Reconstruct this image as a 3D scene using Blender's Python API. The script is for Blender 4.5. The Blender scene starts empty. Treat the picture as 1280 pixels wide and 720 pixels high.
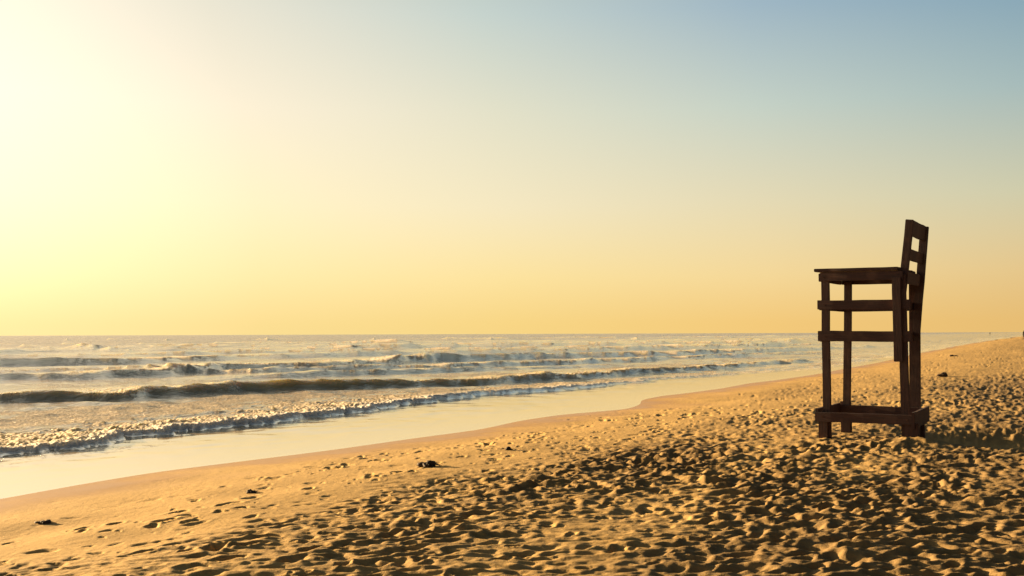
import bpy, bmesh, math, random
import numpy as np
from mathutils import Vector, Matrix, Quaternion, noise as mnoise

C = bpy.context.scene.collection
RNG = np.random.default_rng(7)
random.seed(7)
rad = math.radians

# ------------------------------------------------------------------ camera
CAM_Z = 1.4
F = 1244.0                       # focal length in pixels of a 1280 wide picture
PITCH = math.atan(57.2 / F)
ROLL = rad(-0.20)
cd = bpy.data.cameras.new('camera')
cam = bpy.data.objects.new('camera', cd)
C.objects.link(cam)
cd.sensor_width = 36.0
cd.lens = 36.0 * F / 1280.0
cd.clip_start = 0.05
cd.clip_end = 30000
cam.matrix_world = (Matrix.Translation((0, 0, CAM_Z)) @ Matrix.Rotation(PITCH, 4, 'X')
                    @ Matrix.Rotation(rad(90), 4, 'X') @ Matrix.Rotation(ROLL, 4, 'Z'))
bpy.context.scene.camera = cam
CR = np.array(cam.matrix_world.to_3x3())


def at(px, py, z=0.0):
    """the place on the level z that the photograph shows at a pixel (1280 x 720)"""
    d = CR @ np.array([(px - 640) / F, -(py - 360) / F, -1.0])
    t = (z - CAM_Z) / d[2]
    return np.array([d[0] * t, d[1] * t])


# ------------------------------------------------------------------ shore frame
TH = rad(28)
TX, TY = math.sin(TH), math.cos(TH)          # along the shore
NX, NY = -math.cos(TH), math.sin(TH)         # out to sea
WZ = -0.35                                   # water level


def ac(x, y):
    return x * TX + y * TY, x * NX + y * NY


def line_from(pts, z=WZ):
    A = []
    for p in pts:
        x, y = at(p[0], p[1], z)
        a, c = ac(x, y)
        A.append((a, c) + tuple(p[2:]))
    A.sort()
    A = np.array(A)
    # keep the along-shore coordinate strictly increasing
    keep = [0]
    for i in range(1, len(A)):
        if A[i, 0] > A[keep[-1], 0] + 0.15:
            keep.append(i)
    return A[keep]


SHORE = line_from([(0, 624), (98, 606), (195, 590), (332, 573), (412, 563), (517, 548), (600, 537), (650, 526),
                   (700, 518.5), (783, 511.5), (800, 506), (802, 500), (826, 495), (854, 492), (902, 485.6), (937, 479),
                   (972, 475), (1026, 467), (1055, 461), (1100, 453), (1151, 441), (1198, 432), (1241, 425),
                   (1275, 421)])


def smooth_interp(a, P, col=1, w=0.0, ext=True):
    v = np.interp(a, P[:, 0], P[:, col])
    if ext:
        s0 = (P[1, col] - P[0, col]) / (P[1, 0] - P[0, 0]) * 0.6
        v = np.where(a < P[0, 0], P[0, col] + np.clip(a - P[0, 0], -25, 0) * s0, v)
    if w > 0:
        v = (v + np.interp(a - w, P[:, 0], P[:, col], left=None) + np.interp(a + w, P[:, 0], P[:, col])) / 3 \
            if not ext else v
    return v


# a fine lookup of the shoreline so that it curves instead of kinking
_ag = np.arange(-60, 1200, 0.1)
_sg = smooth_interp(_ag, SHORE)
_k = np.exp(-0.5 * (np.arange(-14, 15) / 3.0) ** 2)
_k /= _k.sum()
_sg = np.convolve(np.pad(_sg, 14, mode='edge'), _k, mode='valid')


def shore_c(a):
    return np.interp(a, _ag, _sg)


# ------------------------------------------------------------------ noise
def spectral(n, size, lo, hi, seed, power=1.0, stretch=1.0):
    """periodic n x n noise, wavelengths lo..hi metres on a tile of `size` metres"""
    r = np.random.default_rng(seed)
    k = np.fft.fftfreq(n, size / n)
    kx, ky = np.meshgrid(k, k)
    kk = np.hypot(kx, ky * stretch)
    kk[0, 0] = 1e9
    amp = np.where((kk > 1 / hi) & (kk < 1 / lo), kk ** -power, 0)
    amp *= np.exp(-(kk * lo * 0.7) ** 4)
    f = np.fft.ifft2(np.fft.fft2(r.standard_normal((n, n))) * amp).real
    return (f / f.std()).astype(np.float32)


def sample(T, size, x, y):
    n = T.shape[0]
    u = (x / size * n) % n
    v = (y / size * n) % n
    i = np.floor(u).astype(np.int64)
    j = np.floor(v).astype(np.int64)
    fu = u - i
    fv = v - j
    i %= n
    j %= n
    i1 = (i + 1) % n
    j1 = (j + 1) % n
    return ((T[j, i] * (1 - fu) + T[j, i1] * fu) * (1 - fv) + (T[j1, i] * (1 - fu) + T[j1, i1] * fu) * fv)


def sstep(e0, e1, x):
    t = np.clip((x - e0) / (e1 - e0), 0, 1)
    return t * t * (3 - 2 * t)


# ------------------------------------------------------------------ trodden sand tiles (footprints are real hollows)
TS = 16.0
TN = 1000


def splat(T, count, rng, lmin, lmax, dmin, dmax, ang=None, spread=0.5):
    h = TS / TN
    for _ in range(count):
        cx, cy = rng.uniform(0, TS, 2)
        L = rng.uniform(lmin, lmax)
        W = L * rng.uniform(0.42, 0.7)
        d = rng.uniform(dmin, dmax)
        th = rng.uniform(0, math.pi) if ang is None else rng.normal(ang, spread)
        R = int(L * 1.15 / h) + 2
        jj, ii = np.mgrid[-R:R + 1, -R:R + 1]
        X = ii * h
        Y = jj * h
        u = (X * math.cos(th) + Y * math.sin(th)) / (L / 2)
        v = (-X * math.sin(th) + Y * math.cos(th)) / (W / 2)
        rr = np.sqrt(u * u + v * v + 1e-9)
        wob = 1 + 0.12 * np.sin(np.arctan2(v, u) * 3 + rng.uniform(0, 6)) + 0.08 * np.sin(np.arctan2(v, u) * 5 + rng.uniform(0, 6))
        rr = rr / wob
        pit = -d * (1 - sstep(0.35, 1.05, rr))
        rim = d * rng.uniform(0.08, 0.28) * np.exp(-((rr - 1.2) / 0.3) ** 2)
        ci, cj = int(cx / h), int(cy / h)
        I = (ci + ii) % TN
        J = (cj + jj) % TN
        # a new print wipes part of what was there
        m = 1 - sstep(0.6, 1.2, rr)
        T[J, I] = T[J, I] * (1 - 0.6 * m) + pit + rim


T_DENSE = np.zeros((TN, TN), np.float32)
rg = np.random.default_rng(11)
splat(T_DENSE, 350, rg, 0.34, 0.55, 0.035, 0.06)
splat(T_DENSE, 3200, rg, 0.20, 0.36, 0.03, 0.065)
splat(T_DENSE, 3600, rg, 0.10, 0.20, 0.015, 0.035)
T_DENSE -= T_DENSE.mean()
# dry sand slumps: soften the crests
_kk = np.fft.fftfreq(TN, TS / TN)
_g = np.exp(-2 * (math.pi * 0.018) ** 2 * (_kk[None, :] ** 2 + _kk[:, None] ** 2))
T_DENSE = (np.fft.ifft2(np.fft.fft2(T_DENSE) * _g).real * 0.84).astype(np.float32)
T_DENSE += spectral(TN, TS, 0.08, 0.6, 3, 1.2) * 0.007 + spectral(TN, TS, 0.5, 1.6, 4, 1.2) * 0.005
T_SPARSE = np.zeros((TN, TN), np.float32)
splat(T_SPARSE, 1000, rg, 0.16, 0.36, 0.022, 0.055, ang=1.2, spread=0.6)
splat(T_SPARSE, 1300, rg, 0.08, 0.18, 0.012, 0.03)
T_FINE = spectral(TN, TS, 0.05, 0.4, 5, 1.0)
T_MED = spectral(512, 40.0, 0.8, 8.0, 6, 1.3)
T_BIG = spectral(512, 160.0, 3.0, 40.0, 8, 1.2)


def dense_mask(x, y):
    a, c = ac(x, y)
    s = shore_c(a) - c
    # streaks that run along the shore: the paths people walk
    n = sample(T_MED, 40, c * 1.6, a * 0.22)
    n2 = sample(T_MED, 40, x + 11, y + 5)
    t = s + 0.85 * n + 0.5 * n2
    m = 0.38 * sstep(3.0, 5.2, t) + 0.62 * sstep(5.2, 8.6, t)
    m = m * (1 - 0.92 * np.exp(-((((x - 7.9) / 2.2) ** 2 + ((y - 13.05 + 0.40 * (x - 7)) / 1.55) ** 2) ** 2)))  # fewer prints in the added hollow, so it stays in shade
    m = m * (1 - 0.75 * sstep(27, 40, y + 1.5 * n))
    return m, s, a, c


def sand_z(x, y):
    m, s, a, c = dense_mask(x, y)
    r = np.hypot(x, y)
    base = np.where(s > 0, 0.36 * np.tanh(np.maximum(s, 0) / 5.2) + 0.0035 * np.clip(s - 8, 0, 60), 0.065 * np.maximum(s, -22))
    z = WZ + base
    dry = sstep(0.4, 2.5, s)
    m2 = sstep(1.0, 3.6, s + 0.5 * sample(T_MED, 40, c * 1.5 + 9, a * 0.4))
    z += dry * sample(T_MED, 40, x * 0.9 + 3, y * 0.9) * 0.010
    z += dry * sample(T_BIG, 160, x, y) * 0.03 * sstep(12, 60, r) * sstep(5, 12, s)
    d1 = sample(T_DENSE, TS, x * 1.05, y * 1.8)
    xr = x * 0.8 - y * 0.6
    yr = x * 0.6 + y * 0.8
    d2 = sample(T_DENSE, TS, 5 - x * 1.1 + y * 0.12, y * 1.9 + 7)
    blend = sstep(-0.5, 0.5, sample(T_MED, 40, x * 0.7 + 20, y * 0.7))
    amp = 1.0 + 0.25 * sample(T_MED, 40, x * 0.5, y * 0.5 + 13)
    far = 1.0 - 0.35 * sstep(13, 26, r)
    z += m * (d1 * blend + d2 * (1 - blend)) * amp * far
    st = sstep(-1.2, 0.5, sample(T_MED, 40, c * 2.2 + 4, a * 0.35 + 8))
    z += (1 - 0.7 * m) * m2 * (0.35 + 0.85 * st) * (1 - 0.65 * sstep(17, 30, y)) * 0.8 * sample(T_SPARSE, TS, xr * 1.35, yr * 1.35)
    z += (0.15 + 0.85 * m) * dry * sample(T_FINE, TS, x, y) * 0.0016
    # hollow added behind the chair, shaped to widen the shade there
    g = np.exp(-((((x - 7.9) / 2.2) ** 2 + ((y - 13.05 + 0.40 * (x - 7)) / 1.55) ** 2) ** 2))
    z -= 0.34 * g
    z += 0.075 * np.exp(-(((x - 5.05) / 0.45) ** 2 + ((y - 12.55) / 0.4) ** 2))
    return z, s, m


# ------------------------------------------------------------------ breaking waves
def wl(pts):
    return line_from(pts)


# (px, py of the foot of the wave, height in m, foam 0..1)
WAVES = [
    # name, points, back length, front length
    dict(p=[(-200, 515, .30, .3), (0, 503, .30, .25), (100, 502, .28, .35), (160, 501, .26, .9), (200, 497, .33, .3), (320, 491, .34, .25), (426, 488, .34, .3),
            (500, 485.5, .28, .4), (600, 482, .28, .4), (700, 476, .27, .5), (826, 466, .25, .6), (930, 459, .2, .5), (1020, 452, .12, .3)], back=2.6, front=.55),
    dict(p=[(240, 480, .0, 0), (330, 474, .09, .3), (426, 471, .24, .3), (500, 468, .28, .3), (620, 464, .24, .1), (700, 461, .14, 0), (800, 457, .0, 0)], back=2.2, front=.7),
    dict(p=[(-200, 486, .35, .1), (0, 476, .27, .1), (110, 475, .26, .15), (213, 470, .29, .4), (300, 462.5, .30, .6), (360, 461, .3, .6), (426, 460, .24, .3), (470, 456, .28, .5), (517, 453.5, .36, .7),
            (600, 450, .42, .3), (720, 447, .38, .25), (826, 445, .36, .6), (850, 444.5, .34, .7), (1000, 438, .3, .2), (1150, 432, .1, 0)], back=4, front=1.0),
    dict(p=[(-200, 465, .3, .1), (0, 457, .35, .1), (133, 455, .4, .2), (213, 452, .32, .7), (320, 448, .26, .3), (426, 446, .3, .1), (517, 443, .36, .2), (700, 440, .42, .3), (826, 437, .42, .4), (1000, 432, .36, .2)], back=5, front=1.4),
    dict(p=[(-200, 450, .3, .0), (0, 443, .4, .05), (60, 440, .45, .1), (117, 438, .9, .35), (135, 438, .8, .3), (180, 439.5, .25, .1), (300, 437.5, .25, .2), (390, 437, .4, 1), (440, 437, .5, 1), (500, 436, .5, .5), (600, 434, .6, .3), (826, 432, .6, .4), (960, 430, .6, .5), (1020, 428, .5, .1)], back=8, front=2.2),
    dict(p=[(0, 431, .3, 0), (250, 431, .4, .4), (300, 431, .5, .3), (400, 430, .7, 1), (470, 429.5, .7, .7), (520, 429, .7, 1), (580, 428.5, .6, .6), (700, 428, .5, .2), (1000, 425, .4, .3), (1150, 422, .3, 0)], back=14, front=4),
    dict(p=[(-200, 470, .0, 0), (120, 466, .12, .4), (330, 468, .2, .3), (420, 464, .2, .5), (560, 461, .22, .4), (700, 456, .22, .5), (900, 447, .2, .5), (1040, 441, .12, .3)], back=2.5, front=.8),
    dict(p=[(-200, 449, .2, .1), (150, 447, .28, .3), (300, 443, .3, .4), (500, 439.5, .35, .5), (680, 437, .3, .6), (900, 434, .3, .5), (1080, 430, .2, .2)], back=5, front=1.6),
    dict(p=[(-200, 434, .4, .2), (200, 434, .5, .2), (400, 433.2, .5, .6), (640, 431.5, .45, .5), (900, 428.5, .45, .5), (1100, 425, .3, .2)], back=9, front=3),
    dict(p=[(0, 425, .5, .1), (300, 425, .6, .3), (426, 425, .9, .3), (600, 424, .6, .2), (900, 422, .6, .3), (1100, 420, .5, .1)], back=30, front=8),
]
BORE = dict(p=[(-200, 612, .16, 1), (0, 568, .17, 1), (55, 563, .17, 1), (100, 555, .17, 1), (150, 549, .18, 1), (200, 541.7, .20, 1), (283, 533, .22, 1), (340, 526, .22, .9),
               (400, 519, .20, .9), (467, 511.7, .20, .8), (533, 501, .22, .6), (600, 494, .24, .4), (667, 488.5, .22, .5), (700, 487, .2, .6),
               (767, 480.5, .14, .5), (826, 473.5, .12, .4), (925, 467.3, .08, .4), (1020, 461.5, .05, .3), (1100, 449, .03, .2)])
T_W1 = spectral(512, 30.0, 0.5, 6.0, 21, 1.2, 0.45)
T_W2 = spectral(512, 12.0, 0.12, 0.8, 22, 0.8)
T_W3 = spectral(512, 120.0, 2.5, 30.0, 23, 1.1, 0.4)
T_W4 = spectral(512, 500.0, 8.0, 90.0, 24, 1.0, 0.35)


def water_z(x, y):
    a, c = ac(x, y)
    r = np.hypot(x, y)
    s = shore_c(a) - c
    out = -s
    # bore
    P = line_from(BORE['p'])
    # a thinner, lower front
    cb = smooth_interp(a, P)
    nb = sample(T_W1, 30, a * 1.3, c * 0 + 3.0)
    q = c - (cb + 0.12 * nb + 0.05 * sample(T_W2, 12, a, a * 0 + 1))
    H = np.interp(a, P[:, 0], P[:, 2])
    Fm = np.interp(a, P[:, 0], P[:, 3])
    fine = sample(T_W2, 12, x * 1.9, y * 1.9)
    fine2 = sample(T_W2, 12, x * 0.8 + 4, y * 0.8)
    wd = 2.6 + 0.9 * sample(T_W1, 30, a, c * 0.0 + 9)
    ch = sstep(-0.4, 0.6, q) * (1 - 0.2 * sstep(5, 14, r * 0 + q))          # choppy behind the bore
    z = np.full_like(x, WZ)
    z += 0.48 * H * np.where(q > 0, 0.40 + 0.60 * np.exp(-np.maximum(q, 0) / 2.5), sstep(-0.30, 0.0, q))
    # before the bore the sheet of swash thins out over the sand
    z += (1 - ch) * 0.0035 * sample(T_W1, 30, c * 1.4, a * 0.5) * sstep(0.5, 2.5, out)
    foam_b = sstep(-0.3, -0.02, q) * (1 - sstep(wd * 0.3, wd * 1.35, q + 0.5 * fine2)) * Fm
    gran = np.abs(fine) * 0.5 + np.abs(fine2) * 0.5
    fade = 1 - 0.8 * sstep(20, 60, r)
    z += foam_b * gran * 0.018 * fade
    z += ch * sample(T_W1, 30, c * 0.8, a * 0.6) * 0.016 * (1 - 0.5 * sstep(30, 90, r))
    z += ch * fine * 0.002 * fade * (1 - sstep(20, 40, r))
    foam = foam_b * 1.0
    foam = np.maximum(foam, sstep(-2.6, -0.2, q) * 0.26 * sstep(-0.6, 1.2, sample(T_W1, 30, c * 0.9 + 2, a * 0.25)))
    ridge = np.zeros_like(x)
    for i, w in enumerate(WAVES):
        P = line_from(w['p'])
        cw = smooth_interp(a, P)
        bk, fr = w['back'], w['front']
        dv = max(1.0, fr / 0.7)
        fine2 = sample(T_W2, 12, x * 0.6 / dv + 4, y * 0.6 / dv)
        fine = sample(T_W2, 12, x * 1.2 / dv, y * 1.2 / dv)
        nb = sample(T_W1, 30, a * 0.5 / dv, c * 0.03 + 2.0 * i)
        q = c - (cw + fr * 0.35 * nb) - fr
        H = np.interp(a, P[:, 0], P[:, 2], left=P[0, 2], right=0.0) * (1 + 0.13 * nb) * (0.76 if i < 2 else 1.0)
        Fm = np.interp(a, P[:, 0], P[:, 3])
        prof = np.where(q > 0, np.exp(-(q / bk) ** 1.2), np.exp(-(np.minimum(q, 0) / (0.55 * fr)) ** 2))
        z += H * prof - 0.12 * H * np.exp(-((q + 2.2 * fr) / (1.5 * fr)) ** 2)
        ridge = np.maximum(ridge, prof * np.clip(H / 0.3, 0, 1))
        ft = np.clip(Fm * 1.3 + .15, 0, 1) * sstep(-0.45 * fr, -0.05 * fr, q + 0.12 * fr * fine2) * (1 - sstep(0.10 * bk, 0.55 * bk, q + 0.25 * bk * fine2))
        brk = sstep(0.85, 0.2, Fm + 0 * q)
        ft *= np.clip(1.0 - brk * sstep(-0.3, 1.0, nb + 0.8 * fine2), 0, 1)
        # where the wave is fully broken foam tumbles down the face
        ft = np.maximum(ft, sstep(0.6, 1.0, Fm) * sstep(-1.1 * fr, -0.5 * fr, q) * (1 - sstep(0, 0.6 * bk, q)) * sstep(-0.8, 0.6, fine2 + nb))
        foam = np.maximum(foam, ft * np.clip(H / 0.1, 0, 1))
        z += ft * np.abs(fine) * 0.015 * (1 - 0.9 * sstep(40, 90, r))
    # chop further out
    z += sample(T_W3, 120, x, y) * 0.035 * sstep(22, 60, r) * ch * (1 - 0.5 * sstep(100, 300, r))
    z += sample(T_W4, 500, x, y) * 0.10 * sstep(80, 220, r) * (1 - 0.6 * sstep(600, 2000, r))
    # trails of old foam, drawn out along the shore
    tr = sample(T_W1, 30, c * 0.35 + 7, a * 0.12) + 0.6 * sample(T_W1, 30, c * 1.1, a * 0.3)
    foam = np.maximum(foam, ch * 0.42 * sstep(0.1, 1.5, tr + 0.4) * (1 - sstep(60, 140, r)))
    depth = np.clip((out) * 0.065, 0, 3)
    return z, foam, depth, ch, s, ridge


# ------------------------------------------------------------------ one polar sheet, finer where it is nearer and in view
def polar(rmax, az_dense, n_dense, rows_px, r_first, side=300, az0=0.0):
    d = np.linspace(-az_dense, az_dense, n_dense)
    rest = np.linspace(az_dense, 2 * math.pi - az_dense, side + 2)[1:-1]
    az = np.concatenate([d, rest]) + az0
    dy = np.arange(rows_px[0], rows_px[1], -rows_px[2])
    r = CAM_Z * 995.0 / dy
    near = np.linspace(r_first, r[0], 26)[:-1]
    far = np.geomspace(r[-1], rmax, 60)[1:]
    r = np.concatenate([near, r, far])
    R, A = np.meshgrid(r, az, indexing='ij')
    return R * np.sin(A), R * np.cos(A), len(r), len(az)


def grid_mesh(name, X, Y, Z, nr, na, keep, attrs, mat):
    idx = np.arange(nr * na).reshape(nr, na)
    nxt = np.roll(idx, -1, axis=1)
    q = np.stack([idx[:-1], idx[1:], nxt[1:], nxt[:-1]], -1).reshape(-1, 4)   # looks up
    kf = keep.reshape(-1)
    q = q[kf[q].any(axis=1)]
    used = np.zeros(nr * na, bool)
    used[q.ravel()] = True
    remap = np.cumsum(used) - 1
    q = remap[q]
    v = np.stack([X.ravel()[used], Y.ravel()[used], Z.ravel()[used]], -1).astype(np.float32)
    me = bpy.data.meshes.new(name)
    me.vertices.add(len(v))
    me.vertices.foreach_set('co', v.ravel())
    me.loops.add(q.size)
    me.loops.foreach_set('vertex_index', q.ravel().astype(np.int32))
    me.polygons.add(len(q))
    me.polygons.foreach_set('loop_start', np.arange(0, q.size, 4, dtype=np.int32))
    me.polygons.foreach_set('loop_total', np.full(len(q), 4, np.int32))
    me.update(calc_edges=True)
    me.polygons.foreach_set('use_smooth', np.ones(len(q), bool))
    for k, val in attrs.items():
        at_ = me.attributes.new(k, 'FLOAT', 'POINT')
        at_.data.foreach_set('value', val.ravel()[used].astype(np.float32))
    me.materials.append(mat)
    o = bpy.data.objects.new(name, me)
    C.objects.link(o)
    return o


# ------------------------------------------------------------------ materials
def new_mat(name):
    m = bpy.data.materials.new(name)
    m.use_nodes = True
    nt = m.node_tree
    return m, nt, nt.nodes, nt.links, nt.nodes['Principled BSDF']


def node(nt, kind, **kw):
    n = nt.nodes.new(kind)
    for k, v in kw.items():
        if k in n.inputs.keys():
            n.inputs[k].default_value = v
        else:
            setattr(n, k, v)
    return n


def mixc(nt, fac, a, b, blend='MIX'):
    n = nt.nodes.new('ShaderNodeMix')
    n.data_type = 'RGBA'
    n.blend_type = blend
    for sock, v in ((0, fac), (6, a), (7, b)):
        if isinstance(v, bpy.types.NodeSocket):
            nt.links.new(v, n.inputs[sock])
        elif isinstance(v, (int, float)):
            n.inputs[sock].default_value = v
        else:
            n.inputs[sock].default_value = (*v, 1)
    return n.outputs[2]


def mth(nt, op, a, b=None, c=None, clamp=False):
    n = nt.nodes.new('ShaderNodeMath')
    n.operation = op
    n.use_clamp = clamp
    for i, v in enumerate((a, b, c)):
        if v is None:
            continue
        if isinstance(v, bpy.types.NodeSocket):
            nt.links.new(v, n.inputs[i])
        else:
            n.inputs[i].default_value = v
    return n.outputs[0]


def mapr(nt, v, a, b, c, d):
    n = nt.nodes.new('ShaderNodeMapRange')
    nt.links.new(v, n.inputs[0])
    for i, x in enumerate((a, b, c, d)):
        n.inputs[i + 1].default_value = x
    return n.outputs[0]


def attr(nt, name):
    n = nt.nodes.new('ShaderNodeAttribute')
    n.attribute_name = name
    return n.outputs['Fac']


# sand
SAND_DRY = (0.51, 0.345, 0.130)
SAND_DRY2 = (0.42, 0.28, 0.103)
SAND_WET = (0.36, 0.205, 0.07)


def sand_material():
    m, nt, N, L, b = new_mat('sand')
    tc = node(nt, 'ShaderNodeTexCoord')
    n1 = node(nt, 'ShaderNodeTexNoise', Scale=1.3, Detail=6.0, Roughness=0.6)
    n2 = node(nt, 'ShaderNodeTexNoise', Scale=45.0, Detail=5.0, Roughness=0.7)
    n3 = node(nt, 'ShaderNodeTexNoise', Scale=9.0, Detail=6.0, Roughness=0.65)
    for n in (n1, n2, n3):
        L.new(tc.outputs['Object'], n.inputs['Vector'])
    col = mixc(nt, mapr(nt, n1.outputs[0], .35, .7, 0, 1), SAND_DRY, SAND_DRY2)
    col = mixc(nt, mapr(nt, n2.outputs[0], .5, .75, 0, .55), col, (0.24, 0.15, 0.08))
    col = mixc(nt, mapr(nt, n3.outputs[0], .6, .75, 0, .5), col, (0.56, 0.42, 0.25))
    wet = attr(nt, 'wet')
    trod_shade = node(nt, 'ShaderNodeAttribute', attribute_name='trodden_shade')
    col = mixc(nt, mth(nt, 'MULTIPLY', trod_shade.outputs['Fac'], 1.0), col, mixc(nt, 1.0, col, (.47, .47, .54), 'MULTIPLY'))  # drier trodden sand, darkened further: shade put into its colour
    wetn = mth(nt, 'MULTIPLY', wet, mapr(nt, n1.outputs[0], .2, .5, .7, 1), clamp=True)
    col = mixc(nt, wetn, col, SAND_WET)
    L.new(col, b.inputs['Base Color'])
    L.new(mapr(nt, wetn, 0, 1, .95, .42), b.inputs['Roughness'])
    L.new(mapr(nt, wetn, 0, 1, .12, .4), b.inputs['Specular IOR Level'])
    bp = node(nt, 'ShaderNodeBump', Strength=0.55, Distance=0.02)
    hs = mth(nt, 'MULTIPLY', mth(nt, 'ADD', mth(nt, 'MULTIPLY', n2.outputs[0], .35), n3.outputs[0]), mapr(nt, wetn, 0, 1, 1, .12))
    L.new(hs, bp.inputs['Height'])
    L.new(bp.outputs[0], b.inputs['Normal'])
    return m


def water_material():
    m, nt, N, L, b = new_mat('sea_water')
    tc = node(nt, 'ShaderNodeTexCoord')
    mp = node(nt, 'ShaderNodeMapping')
    mp.inputs['Rotation'].default_value = (0, 0, TH)
    L.new(tc.outputs['Object'], mp.inputs['Vector'])        # x runs out to sea, y along the shore
    mp2 = node(nt, 'ShaderNodeMapping')
    mp2.inputs['Scale'].default_value = (1, 0.3, 1)
    L.new(mp.outputs[0], mp2.inputs['Vector'])
    foam, dep, ch = attr(nt, 'foam'), attr(nt, 'depth'), attr(nt, 'chop')
    r1 = node(nt, 'ShaderNodeTexNoise', Scale=2.2, Detail=5.0, Roughness=0.55)
    r2 = node(nt, 'ShaderNodeTexNoise', Scale=11.0, Detail=3.0, Roughness=0.5)
    L.new(mp2.outputs[0], r1.inputs['Vector'])
    L.new(mp2.outputs[0], r2.inputs['Vector'])
    v = node(nt, 'ShaderNodeTexVoronoi', Scale=13.0)
    L.new(tc.outputs['Object'], v.inputs['Vector'])
    fn = node(nt, 'ShaderNodeTexNoise', Scale=7.0, Detail=7.0, Roughness=0.7)
    L.new(tc.outputs['Object'], fn.inputs['Vector'])
    # foam breaks up into bubbles and holes
    fm = mth(nt, 'ADD', foam, mth(nt, 'MULTIPLY', mth(nt, 'SUBTRACT', fn.outputs[0], .5), 1.2))
    fmask = mth(nt, 'MULTIPLY', mapr(nt, fm, .28, .72, 0, 1), mapr(nt, foam, 0, .12, 0, 1), clamp=True)
    shallow = mapr(nt, dep, 0.0, 0.45, 1, 0)
    col = mixc(nt, shallow, (0.30, 0.21, 0.09), (0.66, 0.52, 0.26))
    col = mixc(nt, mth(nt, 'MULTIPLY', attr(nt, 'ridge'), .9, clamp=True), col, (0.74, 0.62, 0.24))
    col = mixc(nt, fmask, col, (0.52, 0.44, 0.32))
    L.new(col, b.inputs['Base Color'])
    rgh = mth(nt, 'ADD', mth(nt, 'ADD', mapr(nt, ch, 0, 1, -.03, 0), mapr(nt, attr(nt, 'open_sea'), 0, 1, .12, .24)), mth(nt, 'MULTIPLY', fmask, .75), clamp=True)
    L.new(rgh, b.inputs['Roughness'])
    L.new(mapr(nt, ch, 0, 1, 8.0, 1.40), b.inputs['IOR'])
    b.inputs['Subsurface Radius'].default_value = (1.1, 0.95, 0.38)
    b.inputs['Subsurface Scale'].default_value = 1.0
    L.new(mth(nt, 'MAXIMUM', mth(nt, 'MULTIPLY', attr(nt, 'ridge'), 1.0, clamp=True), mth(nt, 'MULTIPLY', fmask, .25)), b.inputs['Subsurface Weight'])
    h = mth(nt, 'ADD', mth(nt, 'MULTIPLY', r1.outputs[0], 1.0), mth(nt, 'MULTIPLY', r2.outputs[0], .22))
    h = mth(nt, 'MULTIPLY', h, mapr(nt, ch, 0, 1, .05, 1))
    r3 = node(nt, 'ShaderNodeTexNoise', Scale=0.35, Detail=5.0, Roughness=0.6)
    L.new(mp2.outputs[0], r3.inputs['Vector'])
    h = mth(nt, 'ADD', h, mth(nt, 'MULTIPLY', r3.outputs[0], mth(nt, 'MULTIPLY', attr(nt, 'open_sea'), 14.0)))
    h2 = mth(nt, 'MULTIPLY', mth(nt, 'MULTIPLY', mth(nt, 'SUBTRACT', 1.0, v.outputs[0]), fmask), .9)
    bp = node(nt, 'ShaderNodeBump', Strength=0.8, Distance=0.10)
    L.new(mth(nt, 'ADD', h, h2), bp.inputs['Height'])
    L.new(bp.outputs[0], b.inputs['Normal'])
    return m


def wood_material(name, c1, c2, worn):
    m, nt, N, L, b = new_mat(name)
    tc = node(nt, 'ShaderNodeTexCoord')
    mp = node(nt, 'ShaderNodeMapping')
    mp.inputs['Scale'].default_value = (1.2, 22, 22)
    L.new(tc.outputs['UV'], mp.inputs['Vector'])
    g = node(nt, 'ShaderNodeTexNoise', Scale=2.5, Detail=7.0, Roughness=0.65)
    L.new(mp.outputs[0], g.inputs['Vector'])
    n = node(nt, 'ShaderNodeTexNoise', Scale=4.0, Detail=5.0)
    L.new(tc.outputs['Object'], n.inputs['Vector'])
    col = mixc(nt, mapr(nt, g.outputs[0], .35, .7, 0, 1), c1, c2)
    col = mixc(nt, mapr(nt, n.outputs[0], .55, .75, 0, .5), col, worn)
    L.new(col, b.inputs['Base Color'])
    b.inputs['Roughness'].default_value = 0.75
    bp = node(nt, 'ShaderNodeBump', Strength=0.6, Distance=0.004)
    L.new(g.outputs[0], bp.inputs['Height'])
    L.new(bp.outputs[0], b.inputs['Normal'])
    return m


def plain(name, c, rough=.8, nscale=6, c2=None, metallic=0):
    m, nt, N, L, b = new_mat(name)
    tc = node(nt, 'ShaderNodeTexCoord')
    n = node(nt, 'ShaderNodeTexNoise', Scale=float(nscale), Detail=5.0)
    L.new(tc.outputs['Object'], n.inputs['Vector'])
    L.new(mixc(nt, n.outputs[0], c, c2 or tuple(x * .6 for x in c)), b.inputs['Base Color'])
    b.inputs['Roughness'].default_value = rough
    b.inputs['Metallic'].default_value = metallic
    return m


M_SAND = sand_material()
M_WATER = water_material()
M_WOOD = wood_material('brown_weathered_wood', (0.062, 0.022, 0.016), (0.022, 0.008, 0.007), (0.15, 0.075, 0.05))
M_BOLT = plain('rusty_bolt', (0.10, 0.05, 0.03), .6, 30, metallic=.6)
M_WEED = plain('dried_seaweed', (0.05, 0.028, 0.014), .8, 25)
M_CLOTH = plain('dark_clothing', (0.03, 0.025, 0.025), .9, 8)

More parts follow.
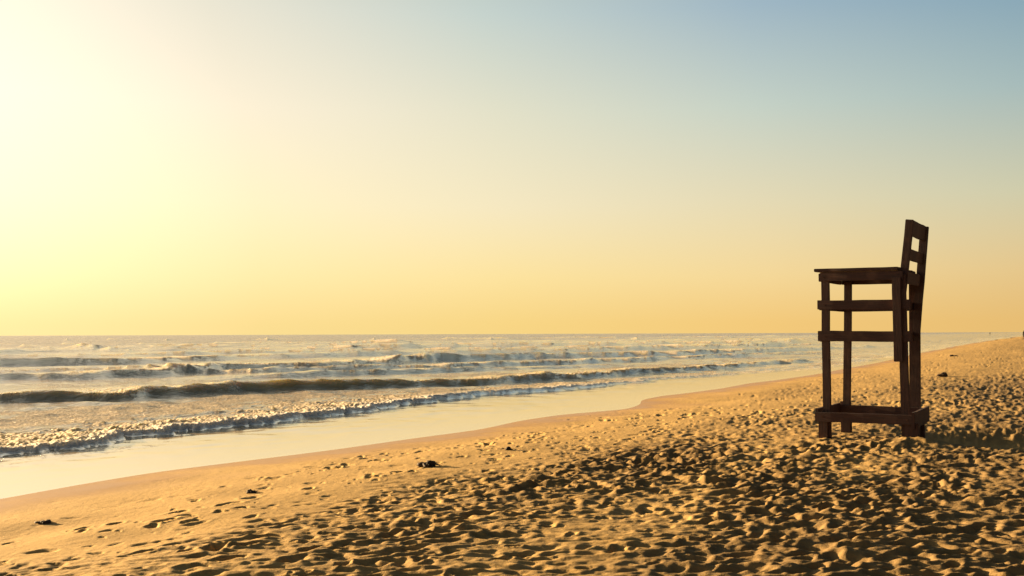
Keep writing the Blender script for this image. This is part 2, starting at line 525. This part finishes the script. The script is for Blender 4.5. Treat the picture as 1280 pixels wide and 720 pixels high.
# ------------------------------------------------------------------ build the sheets
X, Y, nr, na = polar(9000, rad(50), 2300, (262, 3.0, 0.6), 0.4)
Z, S, Mk = sand_z(X, Y)
wet = 1 - sstep(0.1, 1.9, S + 0.35 * sample(T_MED, 40, X * 1.2, Y * 1.2))
wet = np.maximum(wet, 0)
sand = grid_mesh('beach_sand', X, Y, Z, nr, na, S > -8, dict(wet=wet, trodden_shade=np.maximum(Mk, 0.9 * sstep(6, 15, S))), M_SAND)  # sand further inland is darkened too, shade put into the colour
sand['kind'] = 'structure'
X, Y, nr, na = polar(9000, rad(46), 1900, (190, 3.0, 0.38), 0.4)
Wz, foam, depth, chop, S2, ridge = water_z(X, Y)
sea = grid_mesh('sea_water', X, Y, Wz, nr, na, S2 < 1.0, dict(foam=foam, depth=depth, chop=chop, ridge=ridge, open_sea=sstep(20, 160, -S2)), M_WATER)
sea['kind'] = 'structure'


def ground(x, y):
    z = sand_z(np.array([float(x)]), np.array([float(y)]))[0]
    return float(z[0])


# ------------------------------------------------------------------ mesh helpers
def bm_obj(name, bm, mat, parent=None, smooth=False):
    me = bpy.data.meshes.new(name)
    bm.normal_update()
    bm.to_mesh(me)
    bm.free()
    me.materials.append(mat)
    if smooth:
        for p in me.polygons:
            p.use_smooth = True
    o = bpy.data.objects.new(name, me)
    C.objects.link(o)
    if parent:
        o.parent = parent
    return o


def beam(bm, p0, p1, w, t, side=(0, 0, 1), bev=0.005, wear=0.003):
    """a sawn timber from p0 to p1: w across (seen along `side`), t thick; edges broken, a little out of true"""
    p0, p1 = Vector(p0), Vector(p1)
    ax = (p1 - p0)
    Ln = ax.length
    ax.normalize()
    sd = Vector(side)
    sd = (sd - ax * sd.dot(ax)).normalized()
    ot = ax.cross(sd)
    tb = bmesh.new()
    bmesh.ops.create_cube(tb, size=1)
    for v in tb.verts:
        v.co.x *= Ln
        v.co.y *= w
        v.co.z *= t
    ed = [e for e in tb.edges if abs((e.verts[0].co - e.verts[1].co).x) > Ln * .5]
    bmesh.ops.subdivide_edges(tb, edges=ed, cuts=5)
    bmesh.ops.bevel(tb, geom=[e for e in tb.edges if e.calc_length() > 0 and len(e.link_faces) == 2 and e.calc_face_angle(0) > 1],
                    offset=bev, segments=2, affect='EDGES')
    seed = random.uniform(0, 100)
    uvl = bm.loops.layers.uv.verify()
    off = Vector((seed, seed * .37, 0))
    vm = {}
    for v in tb.verts:
        c = v.co.copy()
        c.y += wear * mnoise.noise(Vector((c.x * 3 + seed, 0, 0))) * 2
        c.z += wear * mnoise.noise(Vector((c.x * 3, seed, 0))) * 2
        vm[v] = bm.verts.new((p0 + p1) / 2 + ax * c.x + sd * c.y + ot * c.z)
    for f in tb.faces:
        nf = bm.faces.new([vm[v] for v in f.verts])
        for lp, v in zip(nf.loops, f.verts):
            lp[uvl].uv = (v.co.x + off.x, (v.co.y if abs(f.normal.z) > .5 else v.co.z + .31) + off.y)
    tb.free()


def bolts(pts, direction, parent, r=0.011):
    d = Vector(direction).normalized()
    first = None
    for p in pts:
        if first is None:
            bm = bmesh.new()
            bmesh.ops.create_cone(bm, cap_ends=True, segments=6, radius1=r, radius2=r * .85, depth=.01,
                                  matrix=d.to_track_quat('Z', 'Y').to_matrix().to_4x4())
            first = o = bm_obj('bolt', bm, M_BOLT, parent)
        else:
            o = first.copy()
            C.objects.link(o)
            o.parent = parent
        o.location = p


# ------------------------------------------------------------------ the lifeguard chair
# local frame: x = from the front (sea side) to the back, y = from the near side to the far side
CH_ANG = rad(-32)
CX, CY = at(1034.0, 545.5, 0.0)
LN, WD = 1.02, 1.13          # leg to leg, lengthwise and crosswise
chair = bpy.data.objects.new('lifeguard_chair', None)
C.objects.link(chair)
chair.location = (CX, CY, 0)
chair.rotation_euler = (0, 0, CH_ANG)
chair['label'] = 'tall dark brown wooden lifeguard chair with a slatted backrest, facing the sea'
chair['category'] = 'lifeguard chair'


def part(name, beams, mat=M_WOOD, parent=chair, label=None):
    bm = bmesh.new()
    for b in beams:
        beam(bm, *b[:4], **(b[4] if len(b) > 4 else {}))
    o = bm_obj(name, bm, mat, parent)
    if label:
        o['label'] = label
    return o


XS, YS = dict(side=(1, 0, 0)), dict(side=(0, 1, 0))
LW, LT = 0.105, 0.05
part('leg', [((.005, 0, -.18), (.012, 0, 2.14), LW, LT, XS)])
part('leg', [((-.02, WD, -.18), (0.05, WD, 2.14), LW, LT, XS)])
part('leg', [((LN - .008, 0, -.18), (LN - .025, 0, 2.16), LW, LT, XS)])
part('leg', [((LN - .10, WD, -.18), (LN - .065, WD, 2.14), LW + .04, LT, XS)])
part('leg_splice', [((LN - .075, -.052, 1.02), (LN - .08, -.052, 2.12), .11, .045, XS)], label='short board bolted alongside the rear leg')
part('foot_block', [((-.035, -.055, -.18), (-.03, -.055, .33), .12, .05, XS)])
part('foot_block', [((LN + .075, -.055, -.18), (LN + .07, -.055, .23), .17, .05, XS)])
part('foot_block', [((-.03, WD + .052, -.18), (-.03, WD + .052, .40), .15, .05, XS)])
part('foot_block', [((LN - .06, WD + .052, -.18), (LN - .06, WD + .052, .30), .15, .05, XS)])
# rails at two heights; the side rails lie outside the legs, the cross rails on the inner faces of the end legs
for z0, h in ((1.765, .125), (1.345, .14)):
    part('side_rail', [((-.09, -.0375, z0 + .01), (LN + .09, -.0375, z0), h, .024)])
    part('side_rail', [((-.06, WD + .0395, z0), (LN - .03, WD + .0395, z0), h, .024)])
    part('cross_rail', [((-.062, -.02, z0 - .005), (-.035, WD + .02, z0 - .005), h * .9, .024)])
    part('cross_rail', [((LN - .085, .03, z0 - .005), (LN - .095, WD - .03, z0 - .005), h * .9, .024)])
# seat: frame, planks laid front to back with narrow gaps
part('seat_frame', [((-.05, -.0385, 2.155), (LN, -.0385, 2.145), .115, .025),
                    ((-.05, WD + .0385, 2.155), (LN, WD + .0385, 2.145), .115, .025),
                    ((-.06, -.02, 2.15), (-.06, WD + .02, 2.15), .11, .025),
                    ((LN - .09, .03, 2.145), (LN - .09, WD - .03, 2.145), .11, .025)])
sb = []
nb = 8
y0, y1 = -.075, WD + .075
pw = (y1 - y0) / nb
for i in range(nb):
    yy = y0 + pw * (i + .5)
    sb.append(((-.118 + random.uniform(-.004, .004), yy, 2.247 + random.uniform(-.001, .001)), (LN - .06, yy, 2.236), pw - .009, .042, YS))
part('seat', sb)
# backrest: two leaning posts with three slats let in between them
lean = .075 / .62
zt, zb = 2.875, 1.70


def bx(z):
    return LN + .008 + (z - 2.24) * lean


part('back_post', [((bx(zb), -.005 + .055, zb), (bx(zt), .055, zt), .10, .05, XS)])
part('back_post', [((LN - .055, WD - .055, 1.36), (bx(zt) + .01, WD - .055, zt), .11, .05, XS)])
for za, zc in ((2.665, 2.875), (2.35, 2.50), (2.04, 2.20)):
    zm = (za + zc) / 2
    part('back_slat', [((bx(zm) + .02, .082, zm), (bx(zm) + .02, WD - .082, zm), zc - za, .028, dict(side=(lean, 0, 1)))])
# base: two skids, a beam across the front and a deep board across the back
part('skid', [((-.13, -.098, .265), (LN + .10, -.098, .275), .125, .035)])
part('skid', [((-.12, WD - .055, .275), (LN + .05, WD - .055, .265), .17, .035)])
part('base_crossbeam', [((-.108, -.08, .315), (-.108, WD - .04, .315), .13, .04)])
part('base_crossbeam', [((LN + .10, -.115, .265), (LN + .065, WD + .05, .265), .21, .04)])
bolts([(.01, -.053, 1.77), (.01, -.053, 1.345), (LN - .03, -.08, 1.76), (LN - .02, -.08, 1.345), (0, -.055, 2.15), (-.03, -.121, .27),
       (LN + .03, -.121, .27)], (0, -1, 0), chair)

# sand heaped against the feet is part of the ground; the feet are sunk in it


# ------------------------------------------------------------------ seaweed and driftwood
def clump(px, py, w, h, label, seed, strands=10, zoff=0.0, group=None):
    rnd = random.Random(seed)
    z = 0.0
    for _ in range(8):
        x, y = at(px, py, z)
        z = ground(x, y)
    bm = bmesh.new()
    for k in range(3):
        m = Matrix.Translation((rnd.uniform(-.3, .3) * w, rnd.uniform(-.2, .2) * w, h * rnd.uniform(.1, .35))) @ \
            Matrix.Diagonal((w * (.42, .26, .18)[k] * rnd.uniform(.9, 1.1), w * (.26, .2, .18)[k], h * (.35, .75, .5)[k], 1))
        r = bmesh.ops.create_icosphere(bm, subdivisions=3, radius=1, matrix=m)
        for v in r['verts']:
            n = mnoise.noise_vector(v.co * (6 / w) + Vector((seed, k, 0)))
            v.co += n * w * .07
            v.co.z += n.y * h * .2
    for k in range(strands):
        a0 = rnd.uniform(0, 6.28)
        p = Vector((math.cos(a0) * w * .2, math.sin(a0) * w * .15, h * .3))
        d = Vector((math.cos(a0), math.sin(a0) * .7, rnd.uniform(.1, .9))).normalized()
        rr = rnd.uniform(.004, .010) * (w / .3)
        prev = None
        for j in range(7):
            ring = []
            rj = rr * (1 - j / 8)
            q = d.to_track_quat('Z', 'Y')
            for i in range(5):
                t = i / 5 * 2 * math.pi
                ring.append(bm.verts.new(p + q @ Vector((math.cos(t) * rj * 2, math.sin(t) * rj, 0))))
            if prev:
                for i in range(5):
                    bm.faces.new([prev[i], prev[(i + 1) % 5], ring[(i + 1) % 5], ring[i]])
            prev = ring
            p = p + d * w * rnd.uniform(.06, .11)
            d = (d + Vector((rnd.uniform(-.4, .4), rnd.uniform(-.4, .4), -.33))).normalized()
            if p.z < .0:
                p.z = 0.003
    o = bm_obj('seaweed_clump', bm, M_WEED, None, True)
    o.location = (x, y, z + zoff)
    o.rotation_euler.z = rnd.uniform(-.4, .4)
    o['label'] = label
    o['category'] = 'seaweed'
    o['group'] = 'clumps of seaweed washed up on the sand'
    return o


clump(538, 583, .24, .07, 'flat wide seaweed clump with a raised tip on smooth sand near the water edge', 1)
clump(633, 562.5, .13, .045, 'small dark seaweed tuft on pale sand right of the wide flat clump', 2)
clump(57, 653.5, .15, .03, 'thin dark seaweed strip on smooth sand in the lower left corner', 3, 8)
clump(316, 616, .11, .035, 'small seaweed scrap on smooth sand between the lower left strip and the wide clump', 4)
clump(1178, 471.5, .36, .17, 'dark rounded seaweed mound on the sand right of the lifeguard chair', 5)
clump(1193, 445.5, .5, .12, 'faint brown seaweed heap far off beyond the rounded mound right of the chair', 6, 6)


# ------------------------------------------------------------------ two people far down the beach
def person(px, py, heading, label, z0=None, stride=.28):
    z = 0.0
    for _ in range(8):
        x, y = at(px, py, z)
        z = max(ground(x, y), WZ)
    me = bpy.data.meshes.new('person')
    J = dict(pelvis=(0, 0, .95), waist=(0, 0, 1.10), chest=(0, 0.01, 1.32), neck=(0, 0, 1.47), jaw=(0, .02, 1.55), head=(0, .01, 1.64), crown=(0, 0, 1.71),
             hipL=(-.10, 0, .90), kneeL=(-.10, stride * .6, .50), ankL=(-.10, stride * .75, .09), toeL=(-.11, stride * .75 + .18, .03),
             hipR=(.10, 0, .90), kneeR=(.10, -stride * .15, .49), ankR=(.10, -stride * .95, .13), toeR=(.11, -stride * .95 + .15, .03),
             shL=(-.19, 0, 1.40), elL=(-.25, -.06, 1.13), wrL=(-.25, .04, .90), hdL=(-.24, .08, .80),
             shR=(.19, 0, 1.40), elR=(.25, .02, 1.13), wrR=(.25, .14, .92), hdR=(.24, .19, .83))
    names = list(J)
    E = [('pelvis', 'waist'), ('waist', 'chest'), ('chest', 'neck'), ('neck', 'jaw'), ('jaw', 'head'), ('head', 'crown')]
    for s in 'LR':
        E += [('pelvis', 'hip' + s), ('hip' + s, 'knee' + s), ('knee' + s, 'ank' + s), ('ank' + s, 'toe' + s),
              ('chest', 'sh' + s), ('sh' + s, 'el' + s), ('el' + s, 'wr' + s), ('wr' + s, 'hd' + s)]
    R = dict(pelvis=.15, waist=.13, chest=.15, neck=.06, jaw=.07, head=.10, crown=.07, hip=.10, knee=.06, ank=.04, toe=.035, sh=.065, el=.045, wr=.03, hd=.035)
    me.from_pydata([J[n] for n in names], [(names.index(a), names.index(b)) for a, b in E], [])
    o = bpy.data.objects.new('person', me)
    C.objects.link(o)
    o.modifiers.new('skin', 'SKIN')
    for i, n in enumerate(names):
        r = R.get(n, R.get(n[:-1], .05))
        me.skin_vertices[0].data[i].radius = (r, r * (.75 if n in ('chest', 'waist', 'pelvis') else 1))
    me.skin_vertices[0].data[0].use_root = True
    sbm = o.modifiers.new('sub', 'SUBSURF')
    sbm.levels = sbm.render_levels = 2
    me.materials.append(M_CLOTH)
    o.location = (x, y, z)
    o.rotation_euler.z = heading
    o['label'] = label
    o['category'] = 'person'
    o['group'] = 'people far down the beach'


person(1280, 424.6, rad(20), 'dark figure standing far down the beach at the right edge of the picture', stride=.12)
person(1237.5, 419.0, rad(-30), 'tiny distant figure walking at the water edge far behind the lifeguard chair')

# ------------------------------------------------------------------ light
SUN_AZ, SUN_EL = rad(-58), rad(7.6)
sd = Vector((math.sin(SUN_AZ) * math.cos(SUN_EL), math.cos(SUN_AZ) * math.cos(SUN_EL), math.sin(SUN_EL)))
ld = bpy.data.lights.new('sun', 'SUN')
ld.energy = 5.0
ld.angle = rad(0.6)
ld.color = (1.0, 0.68, 0.34)
lo = bpy.data.objects.new('sun', ld)
C.objects.link(lo)
lo.rotation_euler = sd.to_track_quat('Z', 'Y').to_euler()
lo.location = (-20, 20, 20)

w = bpy.data.worlds.new('World')
bpy.context.scene.world = w
w.use_nodes = True
nt = w.node_tree
bg = nt.nodes['Background']
sky = nt.nodes.new('ShaderNodeTexSky')
sky.sky_type = 'NISHITA'
sky.sun_disc = False
sky.sun_elevation = SUN_EL
sky.sun_rotation = SUN_AZ
sky.dust_density = 4.0
sky.air_density = 1.0
sky.ozone_density = 1.0
# warm evening haze in the sky: colour by height above the horizon, for five bearings from the sun
tc = nt.nodes.new('ShaderNodeTexCoord')
nv = nt.nodes.new('ShaderNodeVectorMath')
nv.operation = 'NORMALIZE'
nt.links.new(tc.outputs['Generated'], nv.inputs[0])
sp = nt.nodes.new('ShaderNodeSeparateXYZ')
nt.links.new(nv.outputs[0], sp.inputs[0])
dt = nt.nodes.new('ShaderNodeVectorMath')
dt.operation = 'DOT_PRODUCT'
nt.links.new(nv.outputs[0], dt.inputs[0])
dt.inputs[1].default_value = (math.sin(SUN_AZ), math.cos(SUN_AZ), 0)
EXPO = 2.3
SCALE = 1 / (2 ** EXPO)


def lin(c):
    return [((v / 255 + .055) / 1.055) ** 2.4 if v > 10 else v / 255 / 12.92 for v in c]


SK = [  # dot with the bearing of the sun, colours at sin(elevation) 0.01 .056 .127 .218 .31 .6 1
    (-1.0, [(70, 48, 36), (70, 48, 36), (62, 47, 40), (48, 44, 42), (40, 39, 40), (30, 30, 32), (28, 32, 40)]),
    (-0.3, [(150, 112, 78), (150, 116, 84), (132, 118, 98), (104, 112, 108), (80, 100, 110), (46, 52, 58), (28, 32, 40)]),
    (0.08, [(238, 194, 118), (232, 200, 140), (207, 202, 168), (164, 184, 182), (124, 158, 178), (54, 66, 76), (28, 32, 40)]),
    (0.30, [(250, 207, 126), (247, 217, 153), (228, 215, 176), (195, 206, 193), (156, 179, 192), (62, 74, 82), (28, 32, 40)]),
    (0.53, [(254, 219, 136), (253, 227, 158), (243, 228, 188), (225, 221, 194), (195, 207, 199), (74, 84, 90), (28, 32, 40)]),
    (0.72, [(256, 227, 150), (256, 234, 170), (253, 237, 192), (248, 234, 205), (229, 223, 202), (90, 96, 96), (28, 32, 40)]),
    (0.87, [(272, 244, 172), (274, 252, 194), (276, 256, 214), (276, 256, 228), (264, 250, 224), (140, 140, 132), (28, 32, 40)]),
    (1.0, [(300, 270, 200), (320, 290, 220), (330, 300, 240), (330, 300, 240), (310, 285, 235), (170, 170, 150), (28, 32, 40)])]
EL = [0.01, 0.056, 0.127, 0.218, 0.31, 0.6, 1.0]
prev = None
for k, (d0, cols) in enumerate(SK):
    # a colour ramp clamps at 1, so it holds quarter values
    rp = nt.nodes.new('ShaderNodeValToRGB')
    rp.color_ramp.interpolation = 'B_SPLINE' if False else 'LINEAR'
    e = rp.color_ramp.elements
    e[0].position, e[1].position = EL[0], EL[-1]
    for q in EL[1:-1]:
        e.new(q)
    for i_, c in enumerate(cols):
        e[i_].color = (*[v / 4 for v in lin(c)], 1)
    nt.links.new(sp.outputs[2], rp.inputs[0])
    if prev is None:
        prev = rp.outputs[0]
    else:
        fr = mapr(nt, dt.outputs['Value'], SK[k - 1][0], d0, 0, 1)
        prev = mixc(nt, fr, prev, rp.outputs[0])
BG = 0.1
up = nt.nodes.new('ShaderNodeVectorMath')
up.operation = 'SCALE'
nt.links.new(prev, up.inputs[0])
up.inputs[3].default_value = 4 * SCALE / BG
bg.inputs[1].default_value = BG
nt.links.new(mixc(nt, 0.93, sky.outputs[0], up.outputs[0]), bg.inputs[0])

sc = bpy.context.scene
sc.view_settings.view_transform = 'Standard'
sc.view_settings.look = 'None'
sc.view_settings.exposure = EXPO
sc.view_settings.gamma = 1.0
sc.render.engine = 'CYCLES'
sc.cycles.max_bounces = 6
sc.cycles.use_denoising = True
